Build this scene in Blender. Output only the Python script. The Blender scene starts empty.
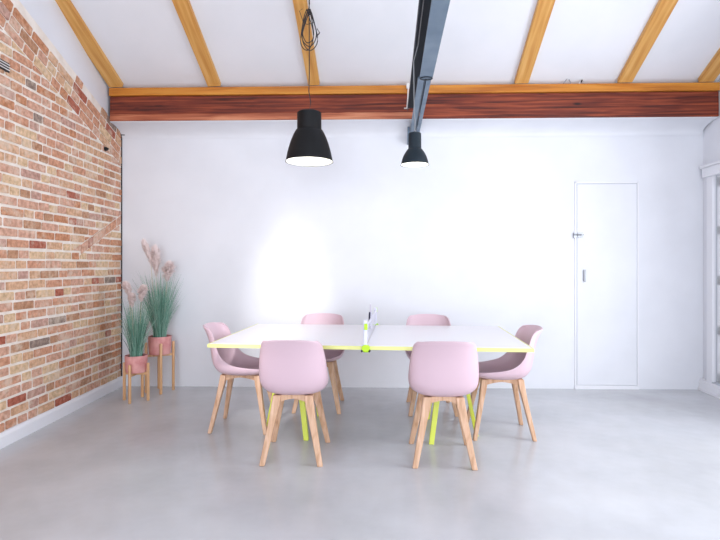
import bpy, bmesh, math, random
from mathutils import Vector, Matrix, Euler
random.seed(7)
C = bpy.context.scene.collection
PI = math.pi
CAM_H = 1.35

# ------------------------------------------------------------------ materials
def srgb(r, g, b):
    f = lambda c: (c/12.92 if c <= .04045 else ((c+.055)/1.055)**2.4)
    return (f(r/255), f(g/255), f(b/255), 1)

def new_mat(name, col, rough=.5, metal=0, spec=.5):
    m = bpy.data.materials.new(name); m.use_nodes = True
    b = m.node_tree.nodes['Principled BSDF']
    b.inputs['Base Color'].default_value = col
    b.inputs['Roughness'].default_value = rough
    b.inputs['Metallic'].default_value = metal
    b.inputs['Specular IOR Level'].default_value = spec
    return m

def noise_mat(name, c1, c2, scale=(8, 8, 8), rough=.6, bump=.0, detail=6, contrast=(.35, .65), nscale=1, c3=None, bscale=None, spec=.5, distort=0):
    """two or three colours mixed by a noise, plus a bump"""
    m = new_mat(name, c1, rough, spec=spec)
    nt = m.node_tree; N = nt.nodes; L = nt.links; b = N['Principled BSDF']
    tc = N.new('ShaderNodeTexCoord'); mp = N.new('ShaderNodeMapping'); mp.inputs['Scale'].default_value = scale
    L.new(tc.outputs['Object'], mp.inputs['Vector'])
    n = N.new('ShaderNodeTexNoise'); n.inputs['Scale'].default_value = nscale; n.inputs['Detail'].default_value = detail
    n.inputs['Distortion'].default_value = distort
    L.new(mp.outputs['Vector'], n.inputs['Vector'])
    r = N.new('ShaderNodeValToRGB'); L.new(n.outputs['Fac'], r.inputs['Fac'])
    r.color_ramp.elements[0].position = contrast[0]; r.color_ramp.elements[0].color = c1
    r.color_ramp.elements[1].position = contrast[1]; r.color_ramp.elements[1].color = c2
    if c3:
        e = r.color_ramp.elements.new((contrast[0]+contrast[1])/2); e.color = c3
    L.new(r.outputs['Color'], b.inputs['Base Color'])
    if bump:
        n2 = N.new('ShaderNodeTexNoise'); n2.inputs['Scale'].default_value = nscale*2; n2.inputs['Detail'].default_value = 8
        if bscale:
            n2.inputs['Scale'].default_value = bscale; L.new(tc.outputs['Object'], n2.inputs['Vector'])
        else:
            L.new(mp.outputs['Vector'], n2.inputs['Vector'])
        bp = N.new('ShaderNodeBump'); bp.inputs['Strength'].default_value = bump; bp.inputs['Distance'].default_value = .02
        L.new(n2.outputs['Fac'], bp.inputs['Height']); L.new(bp.outputs['Normal'], b.inputs['Normal'])
    return m

def wood(name, light, mid, dark, axis='X', rough=.5, fine=26, knots=True, bump=.15):
    """straight grain along one local axis with a few dark knots"""
    m = new_mat(name, mid, rough)
    nt = m.node_tree; N = nt.nodes; L = nt.links; b = N['Principled BSDF']
    tc = N.new('ShaderNodeTexCoord'); mp = N.new('ShaderNodeMapping')
    s = {'X': (1.3, fine, fine), 'Y': (fine, 1.3, fine), 'Z': (fine, fine, 1.3)}[axis]
    mp.inputs['Scale'].default_value = s
    L.new(tc.outputs['Object'], mp.inputs['Vector'])
    n = N.new('ShaderNodeTexNoise'); n.inputs['Scale'].default_value = 1; n.inputs['Detail'].default_value = 8; n.inputs['Distortion'].default_value = .6
    L.new(mp.outputs['Vector'], n.inputs['Vector'])
    r = N.new('ShaderNodeValToRGB'); L.new(n.outputs['Fac'], r.inputs['Fac'])
    r.color_ramp.elements[0].position = .3; r.color_ramp.elements[0].color = dark
    r.color_ramp.elements[1].position = .68; r.color_ramp.elements[1].color = light
    e = r.color_ramp.elements.new(.48); e.color = mid
    out = r.outputs['Color']
    if knots:
        mp2 = N.new('ShaderNodeMapping')
        mp2.inputs['Scale'].default_value = {'X': (1.6, 5, 5), 'Y': (5, 1.6, 5), 'Z': (5, 5, 1.6)}[axis]
        L.new(tc.outputs['Object'], mp2.inputs['Vector'])
        v = N.new('ShaderNodeTexVoronoi'); v.inputs['Scale'].default_value = 1.3
        L.new(mp2.outputs['Vector'], v.inputs['Vector'])
        rr = N.new('ShaderNodeValToRGB'); L.new(v.outputs['Distance'], rr.inputs['Fac'])
        rr.color_ramp.elements[0].position = .05; rr.color_ramp.elements[0].color = (1, 1, 1, 1)
        rr.color_ramp.elements[1].position = .12; rr.color_ramp.elements[1].color = (0, 0, 0, 1)
        mx = N.new('ShaderNodeMix'); mx.data_type = 'RGBA'
        L.new(rr.outputs['Color'], mx.inputs[0]); L.new(out, mx.inputs[6])
        mx.inputs[7].default_value = (dark[0]*.35, dark[1]*.3, dark[2]*.3, 1)
        out = mx.outputs[2]
    L.new(out, b.inputs['Base Color'])
    bp = N.new('ShaderNodeBump'); bp.inputs['Strength'].default_value = bump; bp.inputs['Distance'].default_value = .01
    L.new(n.outputs['Fac'], bp.inputs['Height']); L.new(bp.outputs['Normal'], b.inputs['Normal'])
    return m

M = {}
M['plaster'] = noise_mat('white_wall_paint', srgb(228, 229, 235), srgb(233, 234, 240), (2, 2, 2), .55, .04)
M['ceiling'] = noise_mat('white_ceiling_paint', srgb(229, 230, 235), srgb(234, 234, 239), (2, 2, 2), .8, .03)
M['trim'] = new_mat('white_gloss_paint', srgb(238, 238, 243), .3)
M['gap'] = new_mat('dark_shadow_gap', srgb(60, 55, 58), .9)
M['seam'] = new_mat('grey_door_seam', srgb(196, 198, 206), .8)
M['rafter'] = wood('yellow_pine', srgb(226, 178, 108), srgb(212, 156, 82), srgb(194, 130, 58), 'X', .5, 20)
M['plate'] = wood('orange_pine_board', srgb(214, 146, 56), srgb(202, 126, 38), srgb(172, 98, 26), 'X', .45, 22)
M['beam'] = wood('stained_dark_red_timber', srgb(158, 74, 42), srgb(112, 42, 24), srgb(56, 18, 12), 'X', .65, 42, True, .6)
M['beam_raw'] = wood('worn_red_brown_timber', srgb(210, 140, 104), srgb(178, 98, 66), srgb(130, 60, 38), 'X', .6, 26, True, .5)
M['leg_wood'] = wood('beech', srgb(222, 184, 156), srgb(208, 166, 134), srgb(188, 142, 108), 'Z', .45, 40, False, .05)
M['stand_wood'] = wood('pale_bamboo', srgb(232, 192, 150), srgb(220, 172, 126), srgb(200, 148, 100), 'Z', .45, 40, False, .05)
M['shell'] = new_mat('pale_mauve_pink_plastic', srgb(217, 188, 199), .38)
M['top_white'] = new_mat('white_laminate', srgb(240, 238, 242), .28)
M['neon'] = new_mat('neon_yellow_edge', srgb(236, 236, 150), .4)
M['neon_leg'] = new_mat('neon_yellow_green_lacquer', srgb(222, 232, 88), .35)
M['neon_clamp'] = new_mat('lime_green_plastic', srgb(190, 235, 20), .35)
M['black'] = new_mat('black_plastic', srgb(22, 22, 26), .45)
M['shade_black'] = new_mat('dark_grey_painted_metal', srgb(11, 12, 16), .55, 0, .3)
M['shade_blue'] = new_mat('dark_blue_grey_painted_metal', srgb(20, 34, 44), .5, 0, .35)
M['shade_in'] = new_mat('white_enamel', srgb(248, 248, 240), .4)
M['bulb'] = new_mat('frosted_bulb', srgb(250, 248, 240), .3)
M['steel'] = noise_mat('slate_blue_painted_steel', srgb(92, 112, 132), srgb(112, 130, 148), (5, 5, 5), .45, .05)
M['steel_dark'] = new_mat('dark_steel_web_shade', srgb(44, 50, 58), .6)  # darker copy of the beam steel: shade of the recessed web painted in
M['cable'] = new_mat('black_flex', srgb(40, 36, 40), .5)
M['cable_white'] = new_mat('white_flex', srgb(225, 222, 220), .5)
M['cable_grey'] = new_mat('grey_flex', srgb(140, 142, 146), .5)
M['metal'] = new_mat('satin_metal', srgb(150, 152, 158), .35, .8)
M['pot'] = noise_mat('pink_terracotta_glaze', srgb(212, 136, 134), srgb(232, 170, 166), (14, 14, 14), .55, .1)
M['soil'] = new_mat('dark_soil', srgb(62, 52, 46), .95)
M['plume'] = new_mat('pale_pink_plume', srgb(255, 244, 242), .9)
_m = M['plume']; _n = _m.node_tree.nodes; _l = _m.node_tree.links
_t = _n.new('ShaderNodeBsdfTranslucent'); _t.inputs['Color'].default_value = srgb(255, 246, 244)
_x = _n.new('ShaderNodeMixShader'); _x.inputs[0].default_value = .5
_l.new(_n['Principled BSDF'].outputs[0], _x.inputs[1]); _l.new(_t.outputs[0], _x.inputs[2]); _l.new(_x.outputs[0], _n['Material Output'].inputs['Surface'])
M['stem'] = new_mat('dry_stem', srgb(196, 186, 150), .8)
for i, c in enumerate([(108, 158, 138), (140, 182, 164), (72, 118, 100), (180, 206, 192)]):
    M['grass%d' % i] = new_mat('grey_green_blade_%s' % 'abcd'[i], srgb(*c), .6)
M['navy'] = new_mat('dark_navy_rubber', srgb(40, 42, 70), .6)
M['bat_wood'] = new_mat('pale_bat_handle', srgb(205, 198, 214), .5)
M['net_post'] = new_mat('pale_lilac_plastic', srgb(222, 222, 240), .3)

def net_mat():
    m = new_mat('white_net_mesh', srgb(236, 236, 248), .6)
    nt = m.node_tree; N = nt.nodes; L = nt.links; b = N['Principled BSDF']
    tc = N.new('ShaderNodeTexCoord'); sp = N.new('ShaderNodeSeparateXYZ'); L.new(tc.outputs['Object'], sp.inputs[0])
    outs = []
    for ax in ('Y', 'Z'):
        a = N.new('ShaderNodeMath'); a.operation = 'MULTIPLY'; a.inputs[1].default_value = 55; L.new(sp.outputs[ax], a.inputs[0])
        f = N.new('ShaderNodeMath'); f.operation = 'FRACT'; L.new(a.outputs[0], f.inputs[0])
        l = N.new('ShaderNodeMath'); l.operation = 'LESS_THAN'; l.inputs[1].default_value = .22; L.new(f.outputs[0], l.inputs[0]); outs.append(l)
    mx = N.new('ShaderNodeMath'); mx.operation = 'MAXIMUM'; L.new(outs[0].outputs[0], mx.inputs[0]); L.new(outs[1].outputs[0], mx.inputs[1])
    L.new(mx.outputs[0], b.inputs['Alpha'])
    return m
M['net'] = net_mat()

def floor_mat():
    m = new_mat('polished_concrete', srgb(190, 190, 196), .3)
    nt = m.node_tree; N = nt.nodes; L = nt.links; b = N['Principled BSDF']
    tc = N.new('ShaderNodeTexCoord')
    def noise(sc, det, dist=0):
        n = N.new('ShaderNodeTexNoise'); n.inputs['Scale'].default_value = sc; n.inputs['Detail'].default_value = det
        n.inputs['Distortion'].default_value = dist; L.new(tc.outputs['Object'], n.inputs['Vector']); return n
    n1 = noise(1.1, 8); n2 = noise(9, 10); n3 = noise(2.6, 4)
    r1 = N.new('ShaderNodeValToRGB'); L.new(n1.outputs['Fac'], r1.inputs['Fac'])
    r1.color_ramp.elements[0].position = .32; r1.color_ramp.elements[0].color = FL1
    r1.color_ramp.elements[1].position = .68; r1.color_ramp.elements[1].color = FL2
    mx = N.new('ShaderNodeMix'); mx.data_type = 'RGBA'; mx.blend_type = 'MULTIPLY'
    r2 = N.new('ShaderNodeValToRGB'); L.new(n2.outputs['Fac'], r2.inputs['Fac'])
    r2.color_ramp.elements[0].position = .2; r2.color_ramp.elements[0].color = (.93, .925, .92, 1)
    r2.color_ramp.elements[1].position = .75; r2.color_ramp.elements[1].color = (1, 1, 1, 1)
    mx.inputs[0].default_value = 1
    L.new(r1.outputs['Color'], mx.inputs[6]); L.new(r2.outputs['Color'], mx.inputs[7])
    # pale worn patches
    r3 = N.new('ShaderNodeValToRGB'); L.new(n3.outputs['Fac'], r3.inputs['Fac'])
    r3.color_ramp.elements[0].position = .40; r3.color_ramp.elements[0].color = (0, 0, 0, 1)
    r3.color_ramp.elements[1].position = .85; r3.color_ramp.elements[1].color = (.3, .3, .3, 1)
    m2 = N.new('ShaderNodeMix'); m2.data_type = 'RGBA'
    L.new(r3.outputs['Color'], m2.inputs[0]); L.new(mx.outputs[2], m2.inputs[6]); m2.inputs[7].default_value = srgb(214, 212, 212)
    L.new(m2.outputs[2], b.inputs['Base Color'])
    rr = N.new('ShaderNodeMapRange'); L.new(n1.outputs['Fac'], rr.inputs['Value'])
    rr.inputs['To Min'].default_value = .16; rr.inputs['To Max'].default_value = .3
    L.new(rr.outputs['Result'], b.inputs['Roughness'])
    bp = N.new('ShaderNodeBump'); bp.inputs['Strength'].default_value = .05; bp.inputs['Distance'].default_value = .02
    L.new(n2.outputs['Fac'], bp.inputs['Height']); L.new(bp.outputs['Normal'], b.inputs['Normal'])
    return m
FL1, FL2 = srgb(184, 185, 189), srgb(206, 208, 213)
M['floor'] = floor_mat()

# ------------------------------------------------------------------ helpers
def obj(name, bm, mats, parent=None, loc=None, rot=None, smooth=False, recalc=True):
    if recalc: bmesh.ops.recalc_face_normals(bm, faces=bm.faces)
    me = bpy.data.meshes.new(name); bm.to_mesh(me); bm.free()
    for m in (mats if isinstance(mats, (list, tuple)) else [mats]): me.materials.append(m)
    if smooth:
        for p in me.polygons: p.use_smooth = True
    o = bpy.data.objects.new(name, me); C.objects.link(o)
    if parent: o.parent = parent
    if loc: o.location = loc
    if rot: o.rotation_euler = rot
    return o

def bevel(o, w=.003, seg=2):
    m = o.modifiers.new('bevel', 'BEVEL'); m.width = w; m.segments = seg; m.limit_method = 'ANGLE'; m.angle_limit = .6
    return o

def auto_smooth(o, ang=40):
    for p in o.data.polygons: p.use_smooth = True
    es = o.modifiers.new('split', 'EDGE_SPLIT'); es.split_angle = math.radians(ang)
    return o

def thing(name, label, cat, loc=(0, 0, 0), rotz=0, group=None):
    o = bpy.data.objects.new(name, None); C.objects.link(o); o.empty_display_size = .1
    o.location = loc; o.rotation_euler = (0, 0, rotz)
    o['label'] = label; o['category'] = cat
    if group: o['group'] = group
    return o

def tag(o, label, cat, group=None):
    o['label'] = label; o['category'] = cat
    if group: o['group'] = group
    return o

def structure(o):
    o['kind'] = 'structure'; return o

def hexa(bm, p, mi=0):
    """8 points: bottom loop then top loop"""
    v = [bm.verts.new(q) for q in p]
    for f in ((3, 2, 1, 0), (4, 5, 6, 7), (0, 1, 5, 4), (1, 2, 6, 5), (2, 3, 7, 6), (3, 0, 4, 7)):
        bm.faces.new([v[i] for i in f]).material_index = mi
    return v

def box(bm, x0, x1, y0, y1, z0, z1, mi=0):
    return hexa(bm, [(x0, y0, z0), (x1, y0, z0), (x1, y1, z0), (x0, y1, z0), (x0, y0, z1), (x1, y0, z1), (x1, y1, z1), (x0, y1, z1)], mi)

def prism(bm, pts, axis, a, b, mi=0):
    """polygon pts (2D) extruded along axis from a to b. axis X: pts are (y,z); Y: (x,z); Z: (x,y)"""
    def P(q, t):
        return {'X': (t, q[0], q[1]), 'Y': (q[0], t, q[1]), 'Z': (q[0], q[1], t)}[axis]
    va = [bm.verts.new(P(q, a)) for q in pts]; vb = [bm.verts.new(P(q, b)) for q in pts]
    n = len(pts)
    bm.faces.new(va).material_index = mi; bm.faces.new(list(reversed(vb))).material_index = mi
    for i in range(n): bm.faces.new((va[i], va[(i+1) % n], vb[(i+1) % n], vb[i])).material_index = mi

def lathe(bm, prof, seg=48, mi=0, loc=(0, 0, 0), cap=False):
    rings = []
    for r, z in prof:
        if r < 1e-5: rings.append([bm.verts.new((loc[0], loc[1], loc[2]+z))])
        else: rings.append([bm.verts.new((loc[0]+r*math.cos(2*PI*k/seg), loc[1]+r*math.sin(2*PI*k/seg), loc[2]+z)) for k in range(seg)])
    for a, b in zip(rings, rings[1:]):
        for k in range(seg):
            q = [a[k % len(a)], a[(k+1) % len(a)], b[(k+1) % len(b)], b[k % len(b)]]
            u = []
            for v in q:
                if v not in u: u.append(v)
            if len(u) > 2: bm.faces.new(u).material_index = mi

def tube(bm, pts, r, seg=8, mi=0):
    pts = [Vector(p) for p in pts]; rings = []
    up = Vector((0, 0, 1))
    for i, p in enumerate(pts):
        d = (pts[min(i+1, len(pts)-1)]-pts[max(i-1, 0)]).normalized()
        a = d.cross(up)
        if a.length < .05: a = d.cross(Vector((1, 0, 0)))
        a.normalize(); b = d.cross(a); rr = r[i] if isinstance(r, (list, tuple)) else r
        rings.append([bm.verts.new(p+(a*math.cos(2*PI*k/seg)+b*math.sin(2*PI*k/seg))*rr) for k in range(seg)])
    for A, B in zip(rings, rings[1:]):
        for k in range(seg): bm.faces.new((A[k], A[(k+1) % seg], B[(k+1) % seg], B[k])).material_index = mi
    bm.faces.new(rings[0]).material_index = mi; bm.faces.new(list(reversed(rings[-1]))).material_index = mi

def catmull(P, n):
    """resample a list of tuples to n points"""
    out = []; m = len(P)
    for i in range(n):
        t = i/(n-1)*(m-1); k = min(int(t), m-2); f = t-k
        p0 = P[max(k-1, 0)]; p1 = P[k]; p2 = P[k+1]; p3 = P[min(k+2, m-1)]
        out.append(tuple(.5*((2*b)+(c-a)*f+(2*a-5*b+4*c-d)*f*f+(3*b-a-3*c+d)*f**3) for a, b, c, d in zip(p0, p1, p2, p3)))
    return out

# ------------------------------------------------------------------ room
YB_L, YB_R = 5.58, 5.415         # the back wall, at the left and at the right corner
XL = -2.64
XR0, DXR = 3.285, .084           # right wall: X = XR0 + DXR*Y
XBR = XR0 + DXR*YB_R
def yback(x): return YB_L + (YB_R-YB_L)*(x-XL)/(XBR-XL)
def xright(y): return XR0 + DXR*y
TILT = math.atan((YB_R-YB_L)/(XBR-XL))
YREAR = -2.6; YRIDGE = 1.4
ROOF_T = .5
def zroof(x, y):                 # underside of the ceiling boards
    yb = yback(x)-.28
    return 3.268 + ROOF_T*(yb-y) if y > YRIDGE else 3.268 + ROOF_T*(yb-YRIDGE) - ROOF_T*(YRIDGE-y)

bm = bmesh.new(); prism(bm, [(XL-.15, YREAR-.15), (xright(YREAR)+.15, YREAR-.15), (XBR+.15, YB_R+.15), (XL-.15, YB_L+.15)], 'Z', -.12, 0)
structure(obj('floor', bm, M['floor']))

bm = bmesh.new()
hexa(bm, [(XL-.15, YB_L, 0), (XBR+.15, yback(XBR+.15), 0), (XBR+.15, yback(XBR)+.15, 0), (XL-.15, YB_L+.15, 0),
          (XL-.15, YB_L, 3.45), (XBR+.15, yback(XBR+.15), 3.45), (XBR+.15, yback(XBR)+.15, 3.45), (XL-.15, YB_L+.15, 3.45)])
structure(obj('wall_back', bm, M['plaster']))

# ceiling: two slopes
bm = bmesh.new()
x0, x1 = XL-.15, XBR+.2
top = .12
for (ya0, ya1) in (((yback(x0)+.12, yback(x1)+.12), (YRIDGE, YRIDGE)), ((YRIDGE, YRIDGE), (YREAR-.15, YREAR-.15))):
    a = [(x0, ya0[0], zroof(x0, ya0[0]+1e-4)), (x1, ya0[1], zroof(x1, ya0[1]+1e-4)), (x1, ya1[1], zroof(x1, ya1[1]+1e-4)), (x0, ya1[0], zroof(x0, ya1[0]+1e-4))]
    hexa(bm, a+[(p[0], p[1], p[2]+top) for p in a])
structure(obj('ceiling', bm, M['ceiling']))

# left wall: plaster, brick facing slightly proud of it
bm = bmesh.new()
prism(bm, [(YREAR-.15, 0), (YB_L, 0), (YB_L, zroof(XL, YB_L)+.03), (YRIDGE, zroof(XL, YRIDGE)+.05), (YREAR-.15, zroof(XL, YREAR-.15)+.05)], 'X', XL-.15, XL-.02)
wl = structure(obj('wall_left', bm, M['plaster']))

def brick_colour(name, c, v=24):
    m = noise_mat(name, srgb(*[max(0, q-v) for q in c]), srgb(*[min(255, q+v) for q in c]), (30, 30, 30), .85, .35, 10, (.3, .7))
    nt = m.node_tree; N = nt.nodes; L = nt.links; b = N['Principled BSDF']
    src = b.inputs['Base Color'].links[0].from_socket
    tc = N.new('ShaderNodeTexCoord'); n = N.new('ShaderNodeTexNoise'); n.inputs['Scale'].default_value = 7; n.inputs['Detail'].default_value = 10
    n.inputs['Roughness'].default_value = .7
    L.new(tc.outputs['Object'], n.inputs['Vector'])
    r = N.new('ShaderNodeValToRGB'); L.new(n.outputs['Fac'], r.inputs['Fac'])
    r.color_ramp.elements[0].position = .50; r.color_ramp.elements[0].color = (0, 0, 0, 1)
    r.color_ramp.elements[1].position = .64; r.color_ramp.elements[1].color = (.6, .6, .6, 1)
    mx = N.new('ShaderNodeMix'); mx.data_type = 'RGBA'; L.new(r.outputs['Color'], mx.inputs[0]); L.new(src, mx.inputs[6])
    mx.inputs[7].default_value = srgb(226, 206, 186); L.new(mx.outputs[2], b.inputs['Base Color'])
    return m
BR = [brick_colour('brick_'+n, c) for n, c in [
    ('rose', (204, 156, 132)), ('tan', (208, 164, 130)), ('salmon', (200, 144, 114)), ('buff', (214, 180, 144)), ('orange', (192, 132, 96)),
    ('red', (168, 92, 70)), ('mauve', (188, 146, 130)), ('brown', (180, 132, 100)), ('grey', (140, 118, 106)), ('black', (44, 38, 40))]]
WEI = [24, 22, 20, 16, 9, 2.5, 4, 7, .5, .0]
MORTAR = noise_mat('lime_mortar', srgb(232, 220, 208), srgb(246, 238, 230), (9, 9, 9), .9, .6, 8)

def clip(poly, a, b, c):         # keep a*y + b*z <= c
    out = []
    for i in range(len(poly)):
        p, q = poly[i], poly[(i+1) % len(poly)]
        dp, dq = a*p[0]+b*p[1]-c, a*q[0]+b*q[1]-c
        if dp <= 0: out.append(p)
        if dp*dq < 0:
            t = dp/(dp-dq); out.append((p[0]+(q[0]-p[0])*t, p[1]+(q[1]-p[1])*t))
    return out
def area(p): return abs(sum(p[i][0]*p[(i+1) % len(p)][1]-p[(i+1) % len(p)][0]*p[i][1] for i in range(len(p))))/2

S = .347                          # fall of the raking courses
ZT0 = 3.414 + S*3.894             # top line  z = ZT0 - S*y
RB = .365                         # height of the raking band
D0, D1 = (4.76, 1.455), (5.60, 1.83)   # lower raking course
DS = (D1[1]-D0[1])/(D1[0]-D0[0]); DH = .092
bm = bmesh.new()
YF = 1.7
prism(bm, [(YF, 0), (YB_L-.012, 0), (YB_L-.012, ZT0-S*YB_L), (YF, ZT0-S*YF)], 'X', XL-.02, XL, 0)
def brick(poly, force=None):
    if len(poly) < 3 or area(poly) < .0006: return
    k = force if force is not None else random.choices(range(len(BR)), WEI)[0]
    d = XL+random.uniform(.004, .011)
    cy = sum(p[0] for p in poly)/len(poly); cz = sum(p[1] for p in poly)/len(poly)
    pts = []
    # rounded, worn corners: cut each corner a little
    n = len(poly)
    for i in range(n):
        p = poly[i]; a = poly[i-1]; b = poly[(i+1) % n]
        for q in (a, b):
            L_ = math.hypot(q[0]-p[0], q[1]-p[1]); t = min(random.uniform(.001, .009), L_*.3)/max(L_, 1e-6)
            pts.append((p[0]+(q[0]-p[0])*t+random.uniform(-.0015, .0015), p[1]+(q[1]-p[1])*t+random.uniform(-.0015, .0015)))
    f_ = [bm.verts.new((d, cy+(p[0]-cy)*.992, cz+(p[1]-cz)*.98)) for p in pts]
    r_ = [bm.verts.new((XL-.005, p[0], p[1])) for p in pts]
    bm.faces.new(f_).material_index = k+1
    m = len(pts)
    for i in range(m): bm.faces.new((r_[i], r_[(i+1) % m], f_[(i+1) % m], f_[i])).material_index = k+1
def row_bricks(s0, s1, j):
    s = s0-random.uniform(0, .25); head = j % 2 == 0
    while s < s1:
        L_ = (.108 if (random.random() < (.66 if head else .3)) else .222)*random.uniform(.88, 1.1)
        yield s, min(s+L_, s1)
        s += L_+.019
RH = .0805
MJ = .020
random.seed(11)
for j in range(52):
    z0 = .115+j*RH
    for a, b in row_bricks(YF, YB_L-.02, j):
        if a < YF: a = YF
        if b-a < .02: continue
        w = random.uniform(-.003, .003)
        q = [(a, z0+w), (b, z0+w), (b, z0+RH-MJ+w+random.uniform(-.002, .002)), (a, z0+RH-MJ+w)]
        q = clip(q, S, 1, ZT0-RB-.014)
        if len(q) < 3: continue
        if b > D0[0]-.02:
            lo = clip(q, -DS, 1, D0[1]-DS*D0[0]-.008)
            hi = clip(q, DS, -1, -(D0[1]-DS*D0[0]+DH+.006))
            lf = clip(clip(clip(q, 1, 0, D0[0]-.012), DS, -1, -(D0[1]-DS*D0[0]-.008)), -DS, 1, D0[1]-DS*D0[0]+DH+.006)
            for k_ in (lo, hi, lf): brick(k_)
        else: brick(q)
# raking courses under the roof slope
th = math.atan(S); ct, st = math.cos(th), -math.sin(th)
def rake(p, s, t): return (p[0]+s*ct-t*st*1, p[1]+s*st+t*ct)
for j in range(4):
    base = (YF-.4, ZT0-RB-S*(YF-.4)+j*.0885/ct)
    for a, b in row_bricks(0, 4.6, j+1):
        t0, t1 = .0, .0745
        q = [rake(base, a, t0), rake(base, b, t0), rake(base, b, t1), rake(base, a, t1)]
        q = clip(clip(clip(q, 1, 0, YB_L-.02), -1, 0, -YF), S, 1, ZT0-.004)
        if j == 3 and len(q) > 2 and q[0][0] < 5.05:
            if random.random() < .93: continue      # top course mostly lost under smeared mortar
        brick(q, random.choice([5, 5, 4]) if (j == 2 and random.random() < .28) else None)
# the lower raking course
ln = math.hypot(D1[0]-D0[0], D1[1]-D0[1]); ux, uz = (D1[0]-D0[0])/ln, (D1[1]-D0[1])/ln
for s, e, col in ((.0, .13, 0), (.145, .225, 5), (.24, .50, 0), (.515, .76, 2), (.775, .95, 0)):
    q = [(D0[0]+s*ux, D0[1]+s*uz), (D0[0]+e*ux, D0[1]+e*uz), (D0[0]+e*ux-.0, D0[1]+e*uz+DH-.006), (D0[0]+s*ux, D0[1]+s*uz+DH-.006)]
    brick(clip(q, 1, 0, YB_L-.02), col)
brickwork = obj('brickwork', bm, [MORTAR]+BR, wl)
brickwork['label'] = 'worn red and buff brick facing with two raking courses'

# dark strip standing for the shadow in the gap between bricks and back wall
bm = bmesh.new(); box(bm, XL-.018, XL+.012, YB_L-.012, YB_L-.002, 0, 2.86)
structure(obj('trim_1', bm, M['gap']))
# small black conduit clip at the top of that corner
bm = bmesh.new(); box(bm, XL+.0, XL+.05, YB_L-.03, YB_L-.004, 2.79, 2.815); box(bm, XL+.035, XL+.043, YB_L-.02, YB_L-.004, 2.815, 2.95)
tag(obj('conduit_clip', bm, M['black']), 'tiny black clip and wire in the top left corner of the back wall', 'clip')

# left skirting board
bm = bmesh.new()
prism(bm, [(XL+.001, 0.0), (XL+.022, 0.0), (XL+.022, .085), (XL+.012, .112), (XL+.001, .115)], 'Y', YREAR, YB_L-.006)
structure(obj('baseboard_left', bm, M['trim']))

# right wall with a door near the back corner and a tall window towards the camera
def rwall(bm, ya, yb_, z0, z1, d0, d1, mi=0):
    """slab on the right wall between ya and yb_; d0,d1 = distance into the room (negative: into the wall)"""
    hexa(bm, [(xright(ya)-d0, ya, z0), (xright(ya)-d1, ya, z0), (xright(yb_)-d1, yb_, z0), (xright(yb_)-d0, yb_, z0),
              (xright(ya)-d0, ya, z1), (xright(ya)-d1, ya, z1), (xright(yb_)-d1, yb_, z1), (xright(yb_)-d0, yb_, z1)], mi)
DY0, DY1, DZ0, DZ1 = 4.30, 5.21, .12, 2.28
WY0, WY1, WZ0, WZ1 = .9, 3.95, .35, 2.45
bm = bmesh.new()
rwall(bm, YREAR-.15, WY0, 0, 3.3, 0, -.18)
rwall(bm, WY0, WY1, 0, WZ0, 0, -.18); rwall(bm, WY0, WY1, WZ1, 3.3, 0, -.18)
rwall(bm, WY1, DY0, 0, 3.3, 0, -.18)
rwall(bm, DY0, DY1, 0, DZ0, 0, -.18); rwall(bm, DY0, DY1, DZ1, 3.3, 0, -.18)
rwall(bm, DY1, YB_R, 0, 3.3, 0, -.18)
# gable part above
for (ya, yb_) in ((YREAR-.15, YRIDGE), (YRIDGE, YB_R-.02)):
    hexa(bm, [(xright(ya), ya, 3.3), (xright(ya)+.18, ya, 3.3), (xright(yb_)+.18, yb_, 3.3), (xright(yb_), yb_, 3.3),
              (xright(ya), ya, max(3.301, zroof(XBR, ya)+.06)), (xright(ya)+.18, ya, max(3.301, zroof(XBR, ya)+.06)),
              (xright(yb_)+.18, yb_, max(3.301, zroof(XBR, yb_)+.06)), (xright(yb_), yb_, max(3.301, zroof(XBR, yb_)+.06))])
structure(obj('wall_right', bm, M['plaster']))
# baseboard: plinth with a stepped top
bm = bmesh.new(); rwall(bm, YREAR, YB_R-.004, 0, .10, -.0, .05); rwall(bm, YREAR, YB_R-.004, .10, .125, 0, .035)
rwall(bm, YREAR, YB_R-.004, 0, .03, .05, .062)
structure(obj('baseboard_right', bm, M['trim']))
# door 2, panelled, in the right wall, with casing and cornice
dr = thing('door_2', '', '', (0, 0, 0)); del dr['label']; del dr['category']; structure(dr)
bm = bmesh.new(); rwall(bm, DY0, DY1, DZ0+.01, DZ1, -.06, -.032)
for (a, b) in ((.0, .10), (.46, .55), (.81, .91)): rwall(bm, DY0+a, DY0+b, DZ0+.01, DZ1, -.032, -.014)
for z in (DZ0+.01, .62, 1.14, 1.66, DZ1-.12): rwall(bm, DY0, DY1, z, z+.10, -.032, -.014)
for z in (.72, 1.24): pass
bevel(obj('door_leaf', bm, M['trim'], dr), .006, 2)
bm = bmesh.new(); rwall(bm, DY1, DY1+.10, DZ0, DZ1, 0, .03); rwall(bm, DY0-.10, DY0, DZ0, DZ1, 0, .03)
bevel(obj('door_casing', bm, M['trim'], dr), .004)
bm = bmesh.new(); rwall(bm, DY0-.16, DY1+.15, DZ1, DZ1+.10, 0, .05); rwall(bm, DY0-.16, DY1+.15, DZ1+.10, DZ1+.125, 0, .075)
bevel(obj('door_cornice', bm, M['trim'], dr), .004)
bm = bmesh.new(); rwall(bm, DY0, DY1, DZ0, DZ0+.012, 0.0, .036)
rwall(bm, DY1-.012, DY1, DZ0, DZ1, -.013, -.006)
obj('door_sill', bm, M['seam'], dr)
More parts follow.
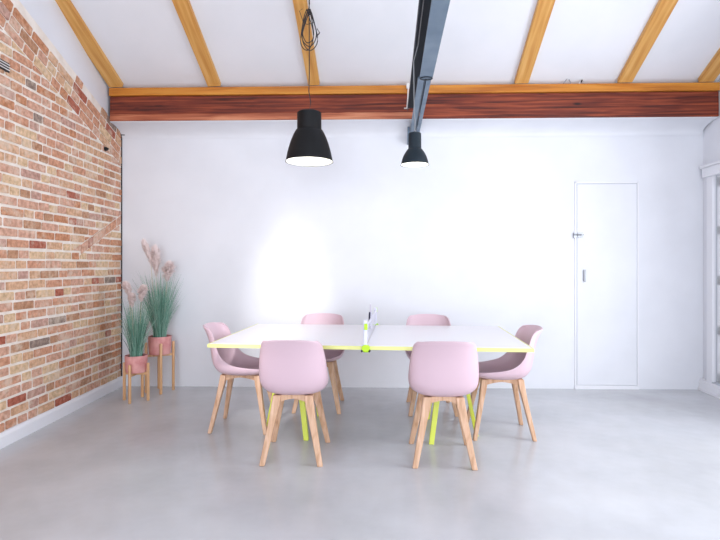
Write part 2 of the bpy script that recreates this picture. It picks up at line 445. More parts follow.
# window (beside the camera's view)
wn = thing('window_1', '', '', (0, 0, 0)); del wn['label']; del wn['category']; structure(wn)
bm = bmesh.new()
for y in (WY0, WY0+.98, WY0+1.99, WY1-.06): rwall(bm, y, y+.06, WZ0, WZ1, -.12, -.06)
for z in (WZ0, 1.75, WZ1-.06): rwall(bm, WY0, WY1, z, z+.06, -.12, -.06)
obj('window_frame', bm, M['trim'], wn)

# rear wall with a wide glazed opening (behind the camera)
bm = bmesh.new(); xr = xright(YREAR)
box(bm, XL-.15, XL+.5, YREAR-.15, YREAR, 0, 3.1); box(bm, xr-.5, xr+.15, YREAR-.15, YREAR, 0, 3.1)
box(bm, XL+.5, xr-.5, YREAR-.15, YREAR, 0, .25); box(bm, XL-.15, xr+.15, YREAR-.15, YREAR, 2.75, 3.45)
structure(obj('wall_rear', bm, M['plaster']))

# door 1: flush white door in the back wall
d1 = thing('door_1', '', '', (0, 0, 0)); del d1['label']; del d1['category']; structure(d1)
def onback(px): # X on the back wall seen at pixel column px
    k = (px-358)/500
    # x = k*yback(x)
    s = (YB_R-YB_L)/(XBR-XL)
    return k*(YB_L-s*XL)/(1-k*s)
dxa, dxb = onback(574.5), onback(638.5)
d1.location = (dxa, yback(dxa), 0); d1.rotation_euler = (0, 0, TILT)
dw = math.hypot(dxb-dxa, yback(dxb)-yback(dxa)); dh = 2.255
bm = bmesh.new(); box(bm, -.0, .018, -.012, 0, 0, dh); box(bm, dw-.018, dw, -.012, 0, 0, dh); box(bm, 0, dw, -.012, 0, dh-.018, dh)
bevel(obj('door_frame', bm, M['trim'], d1), .002)
bm = bmesh.new(); box(bm, .024, dw-.024, -.012, -.001, .045, dh-.026)
bevel(obj('door_leaf', bm, M['plaster'], d1), .002)
bm = bmesh.new(); box(bm, .018, .0235, -.004, 0, .03, dh-.018); box(bm, dw-.0235, dw-.018, -.004, 0, .03, dh-.018); box(bm, .018, dw-.018, -.004, 0, dh-.0255, dh-.018)
obj('door_seam', bm, M['seam'], d1)
bm = bmesh.new(); box(bm, 0.0, dw, -.02, 0, 0, .025); box(bm, .02, dw-.02, -.014, 0, .025, .04)
bevel(obj('threshold', bm, M['trim'], d1), .002)
# handle: a pull plate
bm = bmesh.new(); box(bm, .085, .112, -.022, -.012, 1.175, 1.30); box(bm, .091, .106, -.036, -.022, 1.165, 1.29)
bevel(obj('door_handle', bm, M['metal'], d1), .003)
# slide bolt
bm = bmesh.new(); box(bm, -.016, .016, -.026, -.01, 1.645, 1.70); box(bm, .028, .078, -.024, -.012, 1.65, 1.70)
tube(bm, [(-.02, -.028, 1.678), (.085, -.028, 1.678)], .006, 8); tube(bm, [(.062, -.028, 1.678), (.062, -.05, 1.678)], .008, 8)
obj('door_bolt', bm, M['metal'], d1)

# ------------------------------------------------------------------ timber above
ZB0, ZB1, ZP1 = 2.878, 3.14, 3.222
BT = .28                         # the beam stands this far out from the back wall
def beam_frame(x): return (x, yback(x)-BT, 0)
Lb = math.hypot(XBR-XL, YB_R-YB_L)
def along_back(name, x0_, x1_, d0, d1_, z0, z1, mat, lab, cat):
    """bar parallel to the back wall; origin at its left end"""
    bm = bmesh.new(); box(bm, 0, (x1_-x0_)/math.cos(TILT), d0, d1_, 0, z1-z0)
    o = obj(name, bm, mat, None, (x0_, yback(x0_)-BT, z0), (0, 0, TILT))
    return tag(bevel(o, .006), lab, cat)
bm = bmesh.new()
Lbm = (XBR-.03-(XL+.006))/math.cos(TILT)
nseg = 60; rings = []
random.seed(5)
for i in range(nseg+1):
    x = Lbm*i/nseg; j1, j2, j3, j4 = [random.uniform(-.003, .003) for _ in range(4)]
    rings.append([bm.verts.new(p) for p in ((x, j1, 0.0+j2*.5), (x, BT-.02, .004), (x, BT-.006, 0.012), (x, BT-.006, ZB1-ZB0-.03), (x, .2, ZB1-ZB0-.003), (x, j3+.004, ZB1-ZB0-.003), (x, j4*.6, .066+j2))])
for a, b in zip(rings, rings[1:]):
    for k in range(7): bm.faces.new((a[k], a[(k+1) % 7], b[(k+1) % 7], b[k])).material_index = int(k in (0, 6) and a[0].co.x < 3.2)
bm.faces.new(rings[0]); bm.faces.new(rings[-1])
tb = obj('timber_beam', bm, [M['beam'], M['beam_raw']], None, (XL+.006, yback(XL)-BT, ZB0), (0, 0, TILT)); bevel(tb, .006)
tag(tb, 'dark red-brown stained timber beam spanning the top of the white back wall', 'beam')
bm = bmesh.new()
cove = [(.012, -.0015)]+[(.012+(BT-.020)*math.sin(a*PI/24), -.010-.115*(1-math.cos(a*PI/24))) for a in range(13)]+[(BT-.006, -.125), (BT-.006, -.0015)]
prism(bm, cove, 'X', 0, Lbm)
structure(auto_smooth(obj('trim_2', bm, M['plaster'], None, (XL+.006, yback(XL)-BT, ZB0), (0, 0, TILT)), 50))
along_back('wall_plate', XL+.006, XBR-.03, -.018, .12, ZB1, ZP1, M['plate'], 'long orange pine board lying on top of the dark beam', 'board')

RDX = .058
def rafter(px, w, lab, RDX=.058):
    x = (px-358)/500*(yback((px-358)/100)-BT)
    y = yback(x)-BT
    bm = bmesh.new()
    Ls = (y-.02-YRIDGE)*math.sqrt(1+RDX**2+ROOF_T**2)
    box(bm, -.0, Ls, -w/2, w/2, 0, .05)
    # local X runs up the slope, towards the camera
    X = Vector((-RDX, -1, ROOF_T)).normalized(); Yv = Vector((0, 0, 1)).cross(X).normalized(); Z = X.cross(Yv)
    R = Matrix((X, Yv, Z)).transposed().to_4x4()
    o = obj('rafter', bm, M['rafter']); o.matrix_world = Matrix.Translation((x, y-.014, ZP1+.004)) @ R
    bevel(o, .004)
    tag(o, lab, 'rafter', 'pine rafters under the sloping ceiling')
rafter(116.5, .15, 'leftmost pine rafter, running up beside the brick wall', .08)
rafter(214.5, .138, 'second pine rafter from the brick wall')
rafter(314, .12, 'pine rafter with the black flex coil hanging against it')
rafter(521, .14, 'first pine rafter right of the grey steel beam')
rafter(624, .145, 'second pine rafter right of the grey steel beam')
rafter(705, .15, 'rightmost pine rafter, in the top right corner')

# steel beam with its open web side
sx = lambda y: .424+.0645*(y-2.72)
ZS = 2.79
st = thing('steel_beam', 'slate grey steel beam running from above the camera to the back wall', 'beam', (0, 0, 0))
bm = bmesh.new()
def srun(bm, ya, yb_, o0, o1, z0, z1, mi=0):
    hexa(bm, [(sx(ya)+o0, ya, z0), (sx(ya)+o1, ya, z0), (sx(yb_)+o1, yb_, z0), (sx(yb_)+o0, yb_, z0),
              (sx(ya)+o0, ya, z1), (sx(ya)+o1, ya, z1), (sx(yb_)+o1, yb_, z1), (sx(yb_)+o0, yb_, z1)], mi)
YE = yback(.6)-.004
srun(bm, YREAR+.01, 3.86, -.022, .078, ZS, ZS+.014)
obj('flange_plate', bm, M['steel'], st)
bm = bmesh.new(); pts = []
for k in range(25):
    a = 2*PI*k/24; pts.append((sx(3.86)+.028+.046*math.cos(a), 3.85+.03*math.sin(a), ZS-.004))
tube(bm, pts, .0045, 8); obj('joint_ring', bm, M['steel_dark'], st)
bm = bmesh.new(); srun(bm, 3.86, YE, -.034, .014, ZS+.002, ZS+.014); srun(bm, YE-.1, YE, -.062, -.040, ZS-.12, ZS+.07); srun(bm, 3.86, YE, .034, .07, ZS+.002, ZS+.014)
srun(bm, 3.86, YE, .018, .034, ZS+.03, ZS+.036)
obj('angle_bar', bm, M['steel'], st)
YW = 5.07
bm = bmesh.new(); srun(bm, YREAR+.01, YW, .0, .012, ZS+.014, ZS+.15); srun(bm, YREAR+.01, YW, .05, .062, ZS+.014, ZS+.15)
srun(bm, YREAR+.01, YW, -.075, .085, ZS+.15, ZS+.165); srun(bm, YREAR+.01, YW, -.075, -.068, ZS+.125, ZS+.15)
srun(bm, YW, YE, -.02, .0, ZS+.014, ZS+.07); srun(bm, YW, YE, .04, .06, ZS+.014, ZS+.07)
obj('web', bm, M['steel_dark'], st)
# white bracket hanging from the pine board, left of the steel
bm = bmesh.new(); xb = (409-358)/500*5.12; yb_ = yback(xb)-BT-.036
tube(bm, [(xb, yb_, ZP1+.01), (xb-.006, yb_-.004, 3.1), (xb-.014, yb_-.004, 2.975)], .007, 8)
tube(bm, [(xb-.045, yb_-.004, 2.972), (xb+.012, yb_-.004, 2.978)], .006, 8)
box(bm, xb-.02, xb+.02, yb_-.006, yb_+.016, ZP1-.04, ZP1+.012)
tag(obj('cable_bracket', bm, M['cable_white']), 'small white hanging bracket on the beams, left of the grey steel beam', 'bracket')
# stray wires on the pine board to the right
for px, col, lab in ((571, 'metal', 'thin grey wire loop poking up above the pine board'), (585, 'cable_white', 'short white wire end with dark tip above the pine board')):
    x = (px-358)/500*5.1; y = yback(x)-BT-.004; bm = bmesh.new()
    if px == 571: tube(bm, [(x-.05, y, ZP1), (x-.03, y, ZP1+.03), (x-.01, y-.005, ZP1+.055), (x+.01, y, ZP1+.05), (x+.03, y, ZP1+.0)], .0035, 6)
    else:
        tube(bm, [(x-.03, y, ZP1), (x-.015, y, ZP1+.022), (x, y-.004, ZP1+.035), (x+.02, y-.004, ZP1+.04)], .005, 6)
        tube(bm, [(x-.014, y-.008, ZP1+.012), (x-.004, y-.010, ZP1+.034)], .007, 6, 1)
    tag(obj('loose_wire', bm, [M[col], M['black']]), lab, 'wire')
# iron anchor in the brickwork
ya_ = 1320/(358-104); za = CAM_H+(265-149)*ya_/500
bm = bmesh.new(); tube(bm, [(XL-.005, ya_, za), (XL+.03, ya_, za)], [.026, .02], 10); tube(bm, [(XL+.03, ya_, za+.004), (XL+.045, ya_, za)], .010, 8)
tag(obj('anchor_bolt', bm, M['black']), 'round black iron anchor in the brick wall near the dark beam', 'bolt')
# black and white vent piece at the left edge
yv = 3.72; zv = CAM_H+(265-66)*yv/500
bm = bmesh.new(); box(bm, XL-.004, XL+.016, yv-.07, yv+.045, zv-.035, zv+.035, 0)
for k in range(3): box(bm, XL+.014, XL+.02, yv-.07, yv+.045, zv-.022+k*.02, zv-.015+k*.02, 1)
tag(obj('wall_vent', bm, [M['black'], M['cable_white']]), 'small black and white slotted vent at the far left of the bricks', 'vent')

# ------------------------------------------------------------------ pendant lamps
def shade_mesh(prof_out, th, mats, parent, name='shade'):
    bm = bmesh.new(); lathe(bm, prof_out, 64, 0)
    inn = [(max(r-th, .004), z) for r, z in prof_out if r > .01]; inn[0] = (inn[0][0], inn[0][1]-th)
    lathe(bm, [(0, inn[0][1])]+inn, 64, 1)
    # rim
    lathe(bm, [prof_out[-1], (prof_out[-1][0]+.003, prof_out[-1][1]-.003), inn[-1]], 64, 0)
    o = obj(name, bm, mats, parent, recalc=False); auto_smooth(o, 35)
    return o
# large one
Yl = 4.40; Xl = (309.3-358)/500*Yl; Zl = 2.26
pl = thing('pendant_lamp', 'large black bell-shaped pendant lamp, left of the grey steel beam', 'lamp', (Xl, Yl, Zl), 0, 'dark pendant lamps')
neck = [(0, .432), (.098, .432), (.106, .426), (.107, .275)]
bell = [(.118, .27), (.128, .255), (.145, .22), (.163, .175), (.180, .12), (.193, .07), (.201, .03), (.2055, .008), (.2075, 0)]
shade_mesh(catmull(bell, 30), .004, [M['shade_black'], M['shade_in']], pl)
bm = bmesh.new(); lathe(bm, neck+[(.107, .262)], 64); lathe(bm, [(.107, .274), (.119, .272), (.122, .264), (.10, .262)], 64)
auto_smooth(obj('neck', bm, M['shade_black'], pl), 30)
bm = bmesh.new(); lathe(bm, [(.0, .30), (.03, .30), (.03, .22), (.022, .21)], 24); obj('lamp_socket', bm, M['shade_in'], pl, smooth=True)
bm = bmesh.new(); lathe(bm, [(.02, .21), (.035, .18), (.05, .13), (.045, .09), (.02, .065), (0, .06)], 24); obj('bulb', bm, M['bulb'], pl, smooth=True)
bm = bmesh.new()
ztop = zroof(Xl, Yl)-Zl-.06
tube(bm, [(0, 0, .43), (.012, 0, .52), (-.004, 0, .62), (.0, 0, .75), (.0, -.01, ztop-.05), (0, 0, ztop+.02)], .0042, 8)
obj('cord', bm, M['cable'], pl)
# coil of spare flex tied near the rafter
bm = bmesh.new()
for k, (w, h, dz, off) in enumerate(((.066, .30, 0, -.004), (.082, .36, -.004, .004), (.076, .33, .0, .0), (.07, .36, -.01, -.01))):
    pts = []
    for i in range(33):
        a = 2*PI*i/32
        # teardrop: narrow at the top
        t = (1-math.cos(a))/2
        pts.append((off*2+w*math.sin(a)*t**.55*(1.0+.12*math.sin(3*a+k)), -.012-.012*math.sin(a+k)*t-.004*k, ztop-.03+dz-h*t))
    tube(bm, pts, .0042, 6)
tube(bm, [(-.012, -.012, ztop-.06), (.01, -.02, ztop-.055), (.012, .0, ztop-.075), (-.012, .004, ztop-.07)], .006, 6)
tube(bm, [(-.06, -.01, ztop-.03), (-.085, -.01, ztop-.05), (-.055, -.014, ztop-.14), (-.02, -.014, ztop-.17), (.05, -.014, ztop-.15)], .0026, 6)
tube(bm, [(.07, -.02, ztop-.21), (.093, -.02, ztop-.245), (.06, -.02, ztop-.285)], .005, 6)
obj('flex_coil', bm, M['cable'], pl)
bm = bmesh.new(); tube(bm, [(0, 0, ztop-.05), (0, -.02, ztop-.02), (0, -.0, ztop+.02), (0, 0, ztop+.09)], .006, 8); obj('hook', bm, M['black'], pl)
# small one
Ys = 3.62; Xs = (414.8-358)/500*Ys; Zs = CAM_H+(265-164.6)*Ys/500
ps = thing('pendant_lamp', 'small dark blue-grey pendant lamp below the grey steel beam', 'lamp', (Xs, Ys, Zs), 0, 'dark pendant lamps')
bell2 = [(.047, .115), (.056, .105), (.070, .085), (.083, .06), (.092, .035), (.0975, .012), (.1, 0)]
shade_mesh(catmull(bell2, 24), .003, [M['shade_blue'], M['shade_in']], ps)
bm = bmesh.new(); lathe(bm, [(0, .228), (.041, .228), (.046, .222), (.047, .118), (.049, .112), (.046, .108)], 48)
auto_smooth(obj('neck', bm, M['shade_blue'], ps), 30)
bm = bmesh.new(); lathe(bm, [(.012, .12), (.02, .10), (.028, .07), (.022, .045), (0, .03)], 20); obj('bulb', bm, M['bulb'], ps, smooth=True)
bm = bmesh.new()
tube(bm, [(0, 0, .225), (.002, 0, .32), (-.004, 0, .36), (-.009, -.005, ZS+.03-Zs), (sx(Ys-.06)-Xs-.05, -.06, ZS+.13-Zs), (sx(Ys-.9)-Xs-.05, -.9, ZS+.135-Zs), (sx(Ys-2.9)-Xs-.05, -2.9, ZS+.135-Zs)], .0038, 8)
obj('cord', bm, M['cable_grey'], ps)

# ------------------------------------------------------------------ table
U = Vector((.996, -.0892, 0)); TR = math.atan2(U.y, U.x); TC = (.115, 4.237)
TW, TD, TH = 2.354, 1.29, .767
tb_ = thing('ping_pong_table', 'white rectangular ping-pong table with neon yellow edges and legs', 'table', (TC[0], TC[1], 0), TR)
for s in (-1, 1):
    bm = bmesh.new(); xa, xb = (.002, TW/2-.012) if s > 0 else (-TW/2+.012, -.002)
    box(bm, xa, xb, -TD/2+.012, TD/2-.012, TH-.025, TH)
    o = bevel(obj('tabletop', bm, M['top_white'], tb_), .002)
    bm = bmesh.new()
    a0, a1 = (.002, TW/2) if s > 0 else (-TW/2, -.002)
    box(bm, a0, a1, -TD/2, -TD/2+.0118, TH-.027, TH-.0015); box(bm, a0, a1, TD/2-.0118, TD/2, TH-.027, TH-.0015)
    xe = TW/2-.0118 if s > 0 else -TW/2
    box(bm, xe, xe+.0118, -TD/2+.0118, TD/2-.0118, TH-.027, TH-.0015)
    e = obj('edge_band', bm, M['neon'], o)
    # support frame under each half
    bm = bmesh.new(); cx = s*.635
    box(bm, min(cx-.14, cx+.14), max(cx-.14, cx+.14), -.40, .22, TH-.052, TH-.0275)
    bevel(obj('support_frame', bm, M['top_white'], tb_), .003)
    for (fx, tx, fy, ty, h) in ((.478, .575, -.422, -.335, .019), (.478, .575, .192, .17, .019), (.845, .70, -.216, -.20, .014)):
        if True:
            bm = bmesh.new()
            hexa(bm, [(s*fx-h, fy-h, 0), (s*fx+h, fy-h, 0), (s*fx+h, fy+h, 0), (s*fx-h, fy+h, 0),
                      (s*tx-h*1.2, ty-h, TH-.055), (s*tx+h*1.2, ty-h, TH-.055), (s*tx+h*1.2, ty+h, TH-.055), (s*tx-h*1.2, ty+h, TH-.055)])
            bevel(obj('leg', bm, M['neon_leg'], tb_), .004)

# net
nn = thing('table_tennis_net', 'pale table tennis net across the middle of the white table', 'net', (TC[0], TC[1], TH), TR)
bm = bmesh.new(); box(bm, -.001, .001, -TD/2-.005, TD/2+.005, .012, .128)
obj('net_mesh', bm, M['net'], nn)
bm = bmesh.new(); box(bm, -.004, .004, -TD/2-.005, TD/2+.005, .128, .143); obj('net_band', bm, M['net_post'], nn)
for s in (-1, 1):
    yy = s*(TD/2+.014)
    bm = bmesh.new(); box(bm, -.018, .010, yy-.014, yy+.014, .0, .19 if s < 0 else .165)
    pst = bevel(obj('post', bm, M['net_post'], nn), .006, 3)
    bm = bmesh.new(); box(bm, -.011, .013, yy-.024, yy-.0145 if s < 0 else yy+.024, .120, .165) if s < 0 else box(bm, -.011, .013, yy+.0145, yy+.024, .120, .165)
    bevel(obj('post_clip', bm, M['neon_clamp'], pst), .004)
    bm = bmesh.new()
    yc = s*(TD/2+.020)
    # rounded clamp body in profile (x,z)
    P = [(.029*math.cos(a), -.012+.026*math.sin(a)) for a in [2*PI*k/24 for k in range(24)]]
    prism(bm, P, 'Y', yc-.018, yc+.018)
    box(bm, -.02, .02, min(yc, s*(TD/2-.06)), max(yc, s*(TD/2-.06)), -.043, -.0275)
    cl = bevel(obj('clamp', bm, M['neon_clamp'], nn), .004)
    for q in (-1, 1):
        bm = bmesh.new(); tube(bm, [(q*.027, yc+s*.0+.012, -.03), (q*.027, yc+s*.024, -.03)] if s < 0 else [(q*.027, yc-.012, -.03), (q*.027, yc+.024, -.03)], .0075, 12)
        obj('screw', bm, M['black'], cl)
# bat standing on its edge against the net
bx = thing('table_tennis_bat', 'dark navy table tennis bat standing upright against the net, seen edge-on', 'bat', (TC[0], TC[1], TH), TR)
yo = .33
P = [(yo+.066*math.cos(2*PI*k/32), .078+.076*math.sin(2*PI*k/32)) for k in range(32)]
bm = bmesh.new(); prism(bm, P, 'X', -.044, -.028); obj('blade', bm, M['navy'], bx)
bm = bmesh.new(); prism(bm, P, 'X', -.0278, -.021); obj('plywood_face', bm, M['net_post'], bx)
bm = bmesh.new(); hexa(bm, [(-.038, yo-.013, .145), (-.022, yo-.013, .145), (-.022, yo+.013, .145), (-.038, yo+.013, .145), (-.036, yo-.014, .225), (-.024, yo-.014, .225), (-.024, yo+.014, .225), (-.036, yo+.014, .225)])
bevel(obj('handle', bm, M['bat_wood'], bx), .004)

# ------------------------------------------------------------------ chairs
CP = [(.250, .496), (.225, .478), (.15, .458), (.05, .449), (-.05, .448), (-.125, .455), (-.18, .476), (-.219, .522), (-.238, .59), (-.251, .66), (-.270, .735), (-.296, .80), (-.320, .845), (-.327, .857)]
RP = [(.225, .507), (.205, .515), (.15, .520), (.08, .527), (.01, .538), (-.05, .556), (-.10, .588), (-.137, .632), (-.160, .685), (-.178, .735), (-.195, .78), (-.212, .812), (-.23, .828), (-.24, .838)]
WP = [(.150,), (.180,), (.208,), (.220,), (.228,), (.232,), (.234,), (.231,), (.226,), (.219,), (.210,), (.202,), (.192,), (.180,)]
def chair_shell():
    n, m = 46, 36
    c = catmull(CP, n); r = catmull(RP, n); w = catmull(WP, n)
    bm = bmesh.new(); G = []
    for i in range(n):
        row = []; f = i/(n-1)
        e = 2.7 if f < .45 else 2.7-.55*min(1, (f-.45)/.3)
        for j in range(m+1):
            u = -1+2*j/m; a = abs(u)*PI/2
            lat = w[i][0]*math.copysign(math.sin(a)**(2/e), u) if u else 0
            g = 1-math.cos(a)**(2/e)
            row.append(bm.verts.new((lat, c[i][0]+(r[i][0]-c[i][0])*g, c[i][1]+(r[i][1]-c[i][1])*g)))
        G.append(row)
    for i in range(n-1):
        for j in range(m): bm.faces.new((G[i][j], G[i][j+1], G[i+1][j+1], G[i+1][j]))
    return bm
LT, LF = (.108, .140), (.196, .228)       # leg tops and feet, half spacing (x, y)
def make_chair():
    t = thing('dining_chair', 'x', 'chair')
    o = obj('seat_shell', chair_shell(), M['shell'], t, smooth=True)
    # normals point up/inside; thicken inwards
    sm = o.modifiers.new('solid', 'SOLIDIFY'); sm.thickness = .009; sm.offset = 0
    bv = o.modifiers.new('bevel', 'BEVEL'); bv.width = .003; bv.segments = 2; bv.limit_method = 'ANGLE'; bv.angle_limit = 1.0
    zt = .456
    for sx_ in (-1, 1):
        for sy in (-1, 1):
            fx, fy = sx_*(LF[0]+(.012 if sy > 0 else 0)), sy*LF[1]; tx, ty = sx_*(LT[0]+(.012 if sy > 0 else 0)), sy*LT[1]
            bm = bmesh.new(); a, b = .0185, .029
            # foot | bulge under the seat | top
            secs = []
            for z, hw, px_, py_ in ((0, a, fx, fy), (.30, .0245, fx+(tx-fx)*.69, fy+(ty-fy)*.69), (.385, b, fx+(tx-fx)*.88, fy+(ty-fy)*.88), (zt, b*1.0, tx, ty)):
                secs.append([bm.verts.new((px_+q[0]*hw, py_+q[1]*hw, z)) for q in ((-1, -.8), (1, -.8), (1, .8), (-1, .8))])
            for A, B in zip(secs, secs[1:]):
                for k in range(4): bm.faces.new((A[k], A[(k+1) % 4], B[(k+1) % 4], B[k]))
            bm.faces.new(secs[0]); bm.faces.new(secs[-1])
            bevel(obj('leg', bm, M['leg_wood'], t), .006, 3)
    # arched rails between the leg tops
    bm = bmesh.new()
    for axis in (0, 1):
        L_ = LT[axis]; off = LT[1-axis]
        for s in (-1, 1):
            P = [(-L_, zt)]+[(x*L_, zt-.026-.030*abs(x)**1.6) for x in [-1+2*k/12 for k in range(13)]]+[(L_, zt)]
            if axis == 0: prism(bm, P, 'Y', s*off-.009, s*off+.009)
            else: prism(bm, P, 'X', s*off-.009, s*off+.009)
    bevel(obj('seat_frame', bm, M['leg_wood'], t), .002)
    # mounting plate under the shell
    return t
ch0 = make_chair()
def copy_tree(o, parent=None):
    c = o.copy(); C.objects.link(c); c.parent = parent
    for ch in [q for q in list(C.objects) if q.parent == o]: copy_tree(ch, c)
    return c
CH = [(-.443, 3.585, -.03, 'pale pink shell chair seen from behind, under the table\'s near left side'),
      (.592, 3.537, -.075, 'pale pink shell chair seen from behind, under the table\'s near right side'),
      (-.365, 4.77, PI-.06, 'pale pink shell chair facing the camera, behind the table and left of the net'),
      (.682, 4.69, PI-.03, 'pale pink shell chair facing the camera, behind the table and right of the net'),
      (-.953, 4.20, -PI/2-.05, 'pale pink shell chair pushed in at the left end of the table'),
      (1.140, 4.045, PI/2-.06, 'pale pink shell chair pushed in at the right end of the table')]
for i, (x, y, rz, lab) in enumerate(CH):
    o = ch0 if i == 0 else copy_tree(ch0)
    o.location = (x, y, 0); o.rotation_euler = (0, 0, rz); o['label'] = lab; o['category'] = 'chair'; o['group'] = 'pink chairs around the table'

# ------------------------------------------------------------------ plants on stands
def plant_stand(cx, cy, rz, half, zbar, ztop, lab, hw=.0105):
    t = thing('plant_stand', lab, 'plant stand', (cx, cy, 0), rz, 'wooden plant stands')
    for sx_ in (-1, 1):
        for sy in (-1, 1):
            bm = bmesh.new(); tube(bm, [(sx_*half, sy*half, 0), (sx_*half, sy*half, .01), (sx_*half, sy*half, ztop-.006), (sx_*half, sy*half, ztop)], [hw*.9, hw, hw, hw*.8], 14)
            auto_smooth(obj('leg', bm, M['stand_wood'], t), 45)
    bm = bmesh.new(); d = half
    for s in (1, -1):
        v = Vector((1, s, 0)).normalized(); n = Vector((-v.y, v.x, 0))*.011
        a = -v*d*math.sqrt(2); b = v*d*math.sqrt(2); z0 = zbar-.026+(0 if s > 0 else .0005); z1 = zbar-.0005*(s < 0)
        hexa(bm, [tuple(a-n)[:2]+(z0,), tuple(b-n)[:2]+(z0,), tuple(b+n)[:2]+(z0,), tuple(a+n)[:2]+(z0,),
                  tuple(a-n)[:2]+(z1,), tuple(b-n)[:2]+(z1,), tuple(b+n)[:2]+(z1,), tuple(a+n)[:2]+(z1,)])
    obj('cross_bar', bm, M['stand_wood'], t)
    return t
def potted(cx, cy, z, r, h, gh, nb, spread, plumes, lab, rseed):
    rnd = random.Random(rseed)
    t = thing('potted_pampas_grass', lab, 'plant', (cx, cy, z), 0, 'potted pampas grasses in the corner')
    bm = bmesh.new()
    lathe(bm, [(0, 0), (r*.86, 0), (r*.90, .004), (r*.97, h*.5), (r, h-.004), (r*.99, h), (r*.94, h), (r*.93, h-.02), (0, h-.021)], 40)
    p_ = auto_smooth(obj('pot', bm, M['pot'], t), 40)
    bm = bmesh.new(); lathe(bm, [(0, h-.014), (r*.5, h-.012), (r*.92, h-.019)], 24); obj('soil', bm, M['soil'], t)
    bm = bmesh.new()
    for k in range(nb):
        a = rnd.uniform(0, 2*PI); r0 = r*.55*math.sqrt(rnd.random()); L_ = gh*rnd.uniform(.45, 1.08)
        lean = spread*rnd.uniform(.1, 1)**1.1; w = rnd.uniform(.0018, .0046); mi = rnd.choice([0, 0, 1, 1, 2, 3])
        d = Vector((math.cos(a+rnd.uniform(-.5, .5)), math.sin(a+rnd.uniform(-.5, .5)), 0)); side = Vector((-d.y, d.x, 0))
        side = Matrix.Rotation(rnd.uniform(-1.2, 1.2), 3, 'Z') @ side
        droop = rnd.uniform(0, .25) if rnd.random() < .35 else 0
        prev = None
        for i in range(8):
            s = i/7; p = Vector((r0*math.cos(a), r0*math.sin(a), h-.016))+d*lean*(s**1.7)+Vector((0, 0, L_*(s-droop*s**3)))
            ww = w*(1-s*.85)
            p.y = min(p.y, .155+.03*math.sin(k)); q = [bm.verts.new(p-side*ww), bm.verts.new(p+side*ww)]
            if prev: bm.faces.new((prev[0], prev[1], q[1], q[0])).material_index = mi
            prev = q
    fo = obj('foliage', bm, [M['grass%d' % i] for i in range(4)], t, recalc=False); fo['kind'] = 'stuff'
    for (dx, dy, z0, z1, lean, wid) in plumes:     # plume base / tip relative to the pot base
        base = Vector((dx*.25, dy*.25, h-.02)); a = Vector((dx, dy, z0)); tip = Vector((dx+lean, dy, z1))
        bm = bmesh.new(); mid = (base+a)/2+Vector((dx*.1, 0, 0))
        tube(bm, [base, mid, a, a*.4+tip*.6], [.0022, .002, .0018, .001], 6)
        stm = obj('stem', bm, M['stem'], t)
        bm = bmesh.new(); L_ = z1-z0
        for k in range(2200):
            s = rnd.random()**.85; c = a+Vector((lean*s**1.5, 0, L_*s*(.92)))
            an = rnd.uniform(0, 2*PI); an0 = math.floor(an*1.6)*2.1
            env = wid*(.10+.90*s**.75)*(1-.55*s**6)*(.8+.35*math.sin(an0+3*math.floor(s*5)))
            out = Vector((math.cos(an), math.sin(an), 0))*env*math.sqrt(rnd.uniform(.08, 1))
            e = c+out+Vector((lean*.3*s, 0, L_*rnd.uniform(.0, .26)-env*.35))
            sd = Vector((-math.sin(an), math.cos(an), rnd.uniform(-.4, .4))).normalized()*.0026
            m_ = (c+e)/2+out*.25
            q = [bm.verts.new(p) for p in (c-sd, c+sd, m_+sd*1.6, e, m_-sd*1.6)]
            bm.faces.new((q[0], q[1], q[2], q[4])); bm.faces.new((q[4], q[2], q[3]))
        obj('plume', bm, M['plume'], t, recalc=False)
    return t
plant_stand(-2.215, 4.993, math.radians(41), .087, .283, .375, 'low wooden four-legged plant stand nearer the brick wall', .0145)
potted(-2.215, 4.993, .2835, .106, .168, .56, 520, .16,
       [(-.07, .0, .745, .90, -.03, .075), (.055, -.01, .70, .865, .02, .088), (-.025, -.04, .645, .785, 0, .07)],
       'smaller pink pot of grey-green grass with three pale pink plumes', 3)
plant_stand(-2.118, 5.345, math.radians(71), .096, .402, .528, 'taller wooden four-legged plant stand against the white wall', .015)
potted(-2.118, 5.345, .4025, .118, .19, .66, 620, .20,
       [(-.085, -.02, .93, 1.205, -.07, .062), (-.04, .0, .82, 1.14, -.01, .10), (.075, .0, .765, .985, .025, .125)],
       'larger pink pot of grey-green grass with tall pale pink plumes', 5)

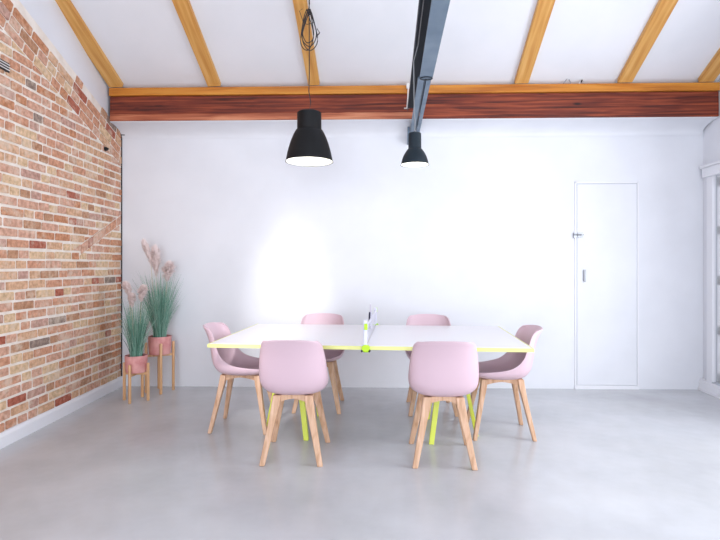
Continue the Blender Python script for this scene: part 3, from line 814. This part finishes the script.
# ------------------------------------------------------------------ light
sc = bpy.context.scene
w = bpy.data.worlds.new('sky'); sc.world = w; w.use_nodes = True
bg = w.node_tree.nodes['Background']; bg.inputs['Color'].default_value = (.86, .92, 1, 1); bg.inputs['Strength'].default_value = 1.2
def arealight(name, loc, size, power, direction, col=(1, 1, 1), spread=PI):
    l = bpy.data.lights.new(name, 'AREA'); l.shape = 'RECTANGLE'; l.size, l.size_y = size; l.energy = power; l.color = col; l.spread = spread
    o = bpy.data.objects.new(name, l); C.objects.link(o); o.location = loc
    o.rotation_euler = Vector(direction).to_track_quat('-Z', 'Z').to_euler()
    return o
arealight('window_daylight', (xright(2.42)+.02, 2.42, 1.40), (3.0, 2.05), 112, (-1, -.02, -.08), (.92, .96, 1))
arealight('rear_window_daylight', (-.1, YREAR-.02, 1.5), (4.6, 2.4), 158, (.06, 1, .0), (.90, .95, 1))
def spot(name, loc, target, power, ang, blend, scale, r=.12, col=(1, 1, 1)):
    l = bpy.data.lights.new(name, 'SPOT'); l.energy = power; l.spot_size = math.radians(ang); l.spot_blend = blend; l.shadow_soft_size = r; l.color = col
    o = bpy.data.objects.new(name, l); C.objects.link(o); o.location = loc
    o.rotation_euler = (Vector(target)-Vector(loc)).to_track_quat('-Z', 'Y').to_euler(); o.scale = scale
    return o
spot('wall_glow_spot', (-.9, .4, 3.0), (-.76, 5.55, .42), 560, 27, 1.0, (.50, 1.25, 1))  # added spot inside the room, makes the bright patch on the back wall
for nm, src, zz, pw in (('pendant_bulb', pl, .035, 2.2), ('pendant_bulb', ps, .012, .7)):
    l = bpy.data.lights.new(nm, 'POINT'); l.energy = pw; l.shadow_soft_size = .02; l.color = (1, .97, .9)
    o = bpy.data.objects.new(nm, l); C.objects.link(o); o.location = src.location+Vector((0, 0, zz))

# ------------------------------------------------------------------ camera
cam = bpy.data.cameras.new('camera'); co = bpy.data.objects.new('camera', cam); C.objects.link(co)
cam.sensor_width = 36; cam.lens = 25.0; cam.shift_x = 2/720; cam.shift_y = -5/720; cam.clip_start = .05
co.location = (0, 0, CAM_H); co.rotation_euler = (PI/2, 0, 0)
sc.camera = co
sc.view_settings.view_transform = 'Standard'; sc.view_settings.look = 'None'; sc.view_settings.gamma = 1
sc.view_settings.use_curve_mapping = False; sc.view_settings.exposure = .15
